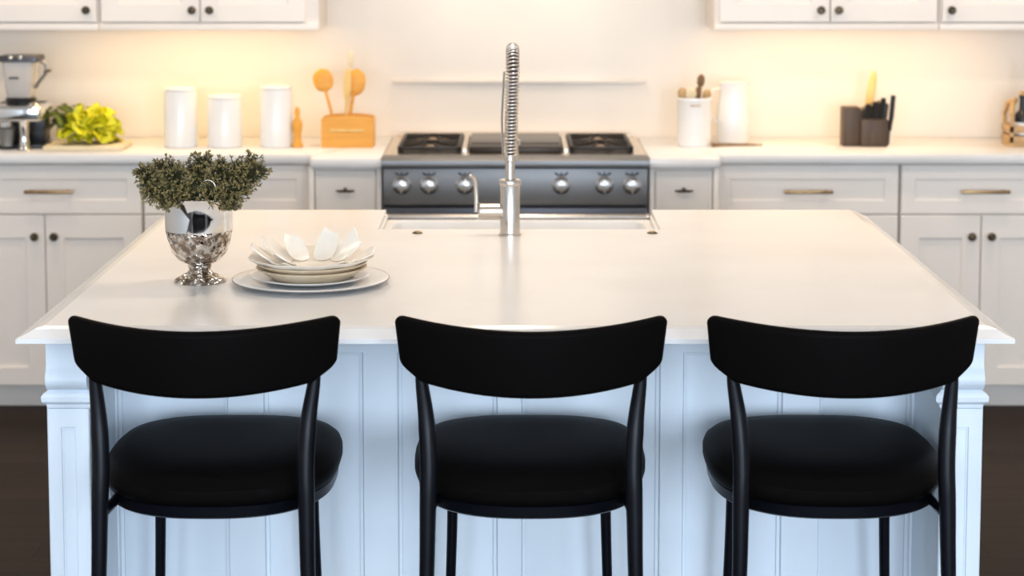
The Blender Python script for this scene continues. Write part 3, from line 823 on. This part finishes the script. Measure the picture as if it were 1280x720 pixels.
spoon('wooden spoon leaning right in the wooden box', (BX-.010, BY+.02, Z+.016), (BX+.018, BY+.03, Z+.190), .036, .050, M['wood_orange'])
spoon('slim pale wooden spatula upright in front of the leaning spoon', (BX-.012, BY-.015, Z+.016), (BX-.004, BY-.012, Z+.175), .014, .062, M['wood_pale'], 'wooden_spatula', 'spatula')
spoon('tall narrow wooden stirrer, highest of the utensils in the box', (BX+.002, BY+.034, Z+.016), (BX+.006, BY+.036, Z+.29), .012, .03, M['wood_board'], 'wooden_stirrer', 'stirrer')

# utensil crock right of the range
CX, CY = .655, 6.87
t = thing('utensil_crock', 'white utensil crock full of wooden utensils, right of the range', 'crock', (CX, CY, Z))
b = MB(); b.lathe([(.001, 0), (.058, 0), (.061, .004), (.061, .165), (.063, .168), (.0625, .176), (.058, .176), (.056, .168), (.056, .012), (.001, .010)], seg=48); b.build('crock', M['ceramic'], t)
MB().box(-.020, .018, -.0635, -.0605, .148, .152, .001).build('mark', M['wood_tan'], t)
G2 = 'wooden utensils in the white crock'
spoon('curled dark wooden spoon at the left edge of the white crock', (CX-.02, CY, Z+.02), (CX-.043, CY-.02, Z+.175), .017, .022, M['wood_tan'], grp=G2)
spoon('pale wide wooden spoon in the white crock', (CX, CY-.01, Z+.02), (CX-.013, CY-.022, Z+.172), .020, .023, M['wood_board'], grp=G2)
spoon('tall dark wooden spoon, highest in the white crock', (CX+.005, CY+.02, Z+.02), (CX+.024, CY+.025, Z+.215), .014, .024, M['wood_dark'], grp=G2)
spoon('narrow dark wooden spatula in the middle of the white crock', (CX, CY, Z+.02), (CX+.010, CY-.005, Z+.170), .010, .026, M['wood_dark'], 'wooden_spatula', 'spatula', G2)
spoon('small tan wooden spoon at the right edge of the white crock', (CX+.012, CY, Z+.02), (CX+.040, CY-.020, Z+.172), .016, .020, M['wood_tan'], grp=G2)

# pitcher and knives/utensils laid flat
t = thing('pitcher', 'plain white pitcher standing right of the utensil crock', 'pitcher', (.805, 6.97, Z))
b = MB(); b.lathe([(.001, 0), (.052, 0), (.056, .006), (.060, .08), (.052, .15), (.047, .19), (.052, .222), (.049, .222), (.044, .19), (.048, .15), (.055, .08), (.05, .012), (.001, .01)], seg=40,
        mod=lambda a, r, z: 1+(.22*max(0, math.cos(a))**8 if z > .2 else 0)); b.build('jug', M['ceramic'], t)
MB().tube([(-.045, -.01, .200), (-.072, -.012, .196), (-.085, -.012, .150), (-.078, -.012, .10), (-.056, -.01, .07)], .006, 10).build('handle', M['petal'], t, 60)
t = thing('salad_servers', 'dark wooden servers lying flat on the worktop before the white pitcher', 'servers', (.80, 6.84, Z))
for dx, dy, an in ((0, 0, .10), (-.02, .03, -.08)):
    b = MB(); c, s = math.cos(an), math.sin(an)
    b.tube([(dx-.085*c, dy-.085*s, .008), (dx-.04*c, dy-.04*s, .006), (dx+.10*c, dy+.10*s, .006)], [.014, .006, .005], 10, flat=.5); b.build('server', M['wood_dark'], t, 60)

# knife block
KX, KY = 1.275, 6.88
t = thing('knife_block', 'dark wooden knife block on the right worktop', 'knife block', (KX, KY, Z), rz=0)
b = MB()
sidep = [(-.082, 0), (-.040, 0), (-.040, .128), (-.082, .140)]
b.box(-.085, -.025, -.03, .05, 0, .140, .003)
b.box(-.025, .072, -.045, .05, 0, .098, .003)
b.loft([[(-.025, yy, .09), (.074, yy, .09), (.080, yy, .150), (.055, yy, .160), (-.02, yy, .128)] for yy in (-.01, .05)])
b.build('block', M['block'], t, 30)
for i, (x, h) in enumerate(((-.005, .150), (.022, .158), (.050, .172))):
    k = thing('kitchen_knife', ['black-handled knife at the left of the knife block', 'black-handled knife in the middle of the knife block', 'black-handled knife at the right of the knife block'][i], 'knife', (KX+x, KY-.030, Z+.101), 'knives in the knife block')
    b = MB(); b.tube([(0, 0, 0), (.002, -.003, (h-.10)*.5), (.005, -.008, h-.098)], [.009, .010, .009], 10, flat=.7); b.build('handle', M['black'], k, 60)
k = thing('sharpening_steel', 'black sharpening steel tilted at the right corner of the knife block', 'sharpening steel', (KX+.079, KY-.03, Z+.006), 'knives in the knife block')
b = MB(); b.tube([(0, 0, .05), (.006, 0, .10), (.012, 0, .178)], [.007, .009, .009], 10); b.build('handle', M['black'], k, 60)
b = MB(); b.tube([(-.003, 0, 0), (0, 0, .052)], .004, 8); b.build('rod', M['steel_dark'], k, 60)
spoon('pale yellow wooden spatula standing tall behind the knife block', (KX+.006, KY+.075, Z+.004), (KX+.022, KY+.078, Z+.12), .017, .085, M['wood_pale'], 'wooden_spatula', 'spatula', None)

# crate with bottles at the right edge
t = thing('bottle_crate', 'small tan wooden crate holding bottles at the right end of the worktop', 'crate', (1.875, 6.89, Z))
b = MB(); b.box(-.092, .092, -.06, .06, 0, .012, .002)
for z in (.012, .050): 
    for y in (-.06, .052): b.box(-.092, .092, y, y+.008, z, z+.026, .002)
    for x in (-.092, .084): b.box(x, x+.008, -.06, .06, z, z+.026, .002)
for x in (-.092, .078):
    for y in (-.060, .046): b.box(x, x+.014, y, y+.014, .01, .115, .002)
b.build('crate', M['wood_tan'], t)
b = MB(); b.tube([(-.086, -.05, .112), (-.080, -.03, .150), (-.06, 0, .165), (-.080, .03, .150), (-.086, .05, .112)], .009, 10); b.build('handle', M['wood_tan'], t, 60)
def bottle(x, y, r, h, m, lab, label=False):
    t = thing('bottle', lab, 'bottle', (x, y, Z+.012), 'bottles in the wooden crate')
    b = MB(); b.lathe([(.001, 0), (r-.003, 0), (r, .004), (r, h*.52), (r*.85, h*.60), (r*.38, h*.70), (r*.34, h*.93), (r*.42, h*.94), (r*.42, h), (.001, h)], seg=28); b.build('glass', m, t)
    if label: MB().lathe([(r+.0006, h*.18), (r+.0012, h*.18), (r+.0012, h*.44), (r+.0006, h*.44)], seg=28).build('label', M['label'], t)
    MB().lathe([(r*.30, h), (r*.45, h+.002), (r*.45, h+.014), (.001, h+.016)], seg=20).build('stopper', M['wood_tan'], t)
bottle(1.872, 6.918, .028, .255, M['amber'], 'slim amber bottle, taller of the two in the crate')
bottle(1.835, 6.866, .033, .17, M['black'], 'dark squat bottle with a white label in the crate', True)

# ------------------------------------------------------------------ camera
cam = bpy.data.cameras.new('camera'); co = bpy.data.objects.new('camera', cam); COL.objects.link(co)
cam.sensor_width = 36; cam.lens = 67.5; cam.shift_y = -.1828
co.location = (0, 0, 1.71); co.rotation_euler = (PI/2-math.atan(221/2400), 0, 0)
cam.dof.use_dof = True; cam.dof.focus_distance = 4.1; cam.dof.aperture_fstop = 3.8
cam.clip_start = .05; cam.clip_end = 60
scene.camera = co

# ------------------------------------------------------------------ light
WARM = (1.0, .68, .34); SOFT = (1.0, .82, .64); COOL = (.70, .83, 1.0)
for i, (a, b_) in enumerate(win):
    area('window_light', ((a+b_)/2, YF-.02, (zs0+zs1)/2), (PI/2, 0, 0), b_-a, zs1-zs0, (85, 155, 180)[i], COOL)
# under-cabinet strips
area('under_cabinet_light', (-1.18, 6.88, UZ+.018), (0, 0, 0), .90, .04, 3.6, (1.0, .67, .27))
area('under_cabinet_light', (1.24, 6.88, UZ+.018), (0, 0, 0), 1.02, .04, 4.2, WARM)
area('range_fill_light', (.01, 6.85, 1.715), (0, 0, 0), .8, .25, 3.6, SOFT)  # added fill lamp, brightens the wall and hob from out of view
# recessed ceiling lamps
for x in (-1.7, 0, 1.7):
    for y in (2.6, 4.9, 6.1):
        tr = MB().lathe([(.075, 0), (.078, .002), (.078, .006), (.060, .008), (.058, .0)], (x, y, ZC-.0085), 28)
        o = tr.build('ceiling_light', M['ledpanel']); 
        nm = {-1.7: 'left', 0: 'centre', 1.7: 'right'}[x]; ny = {2.6: 'in front of the island', 4.9: 'over the island', 6.1: 'over the aisle before the range'}[y]
        tag(o, 'round recessed ceiling light, %s one %s' % (nm, ny), 'ceiling light', 'recessed ceiling lights')
        l = bpy.data.lights.new('downlight', 'AREA'); l.shape = 'DISK'; l.size = .14; l.energy = (13.8 if x > -1 else 12.8) if y > 3 else 5; l.color = SOFT
        lo = bpy.data.objects.new('downlight', l); COL.objects.link(lo); lo.location = (x, y, ZC-.012)
w = bpy.data.worlds.new('world'); scene.world = w; w.use_nodes = True
bg = w.node_tree.nodes['Background']; bg.inputs[0].default_value = (.7, .85, 1, 1); bg.inputs[1].default_value = .6

scene.view_settings.view_transform = 'Standard'; scene.view_settings.look = 'None'
scene.view_settings.gamma = 1; scene.view_settings.use_curve_mapping = False
scene.view_settings.exposure = -.45
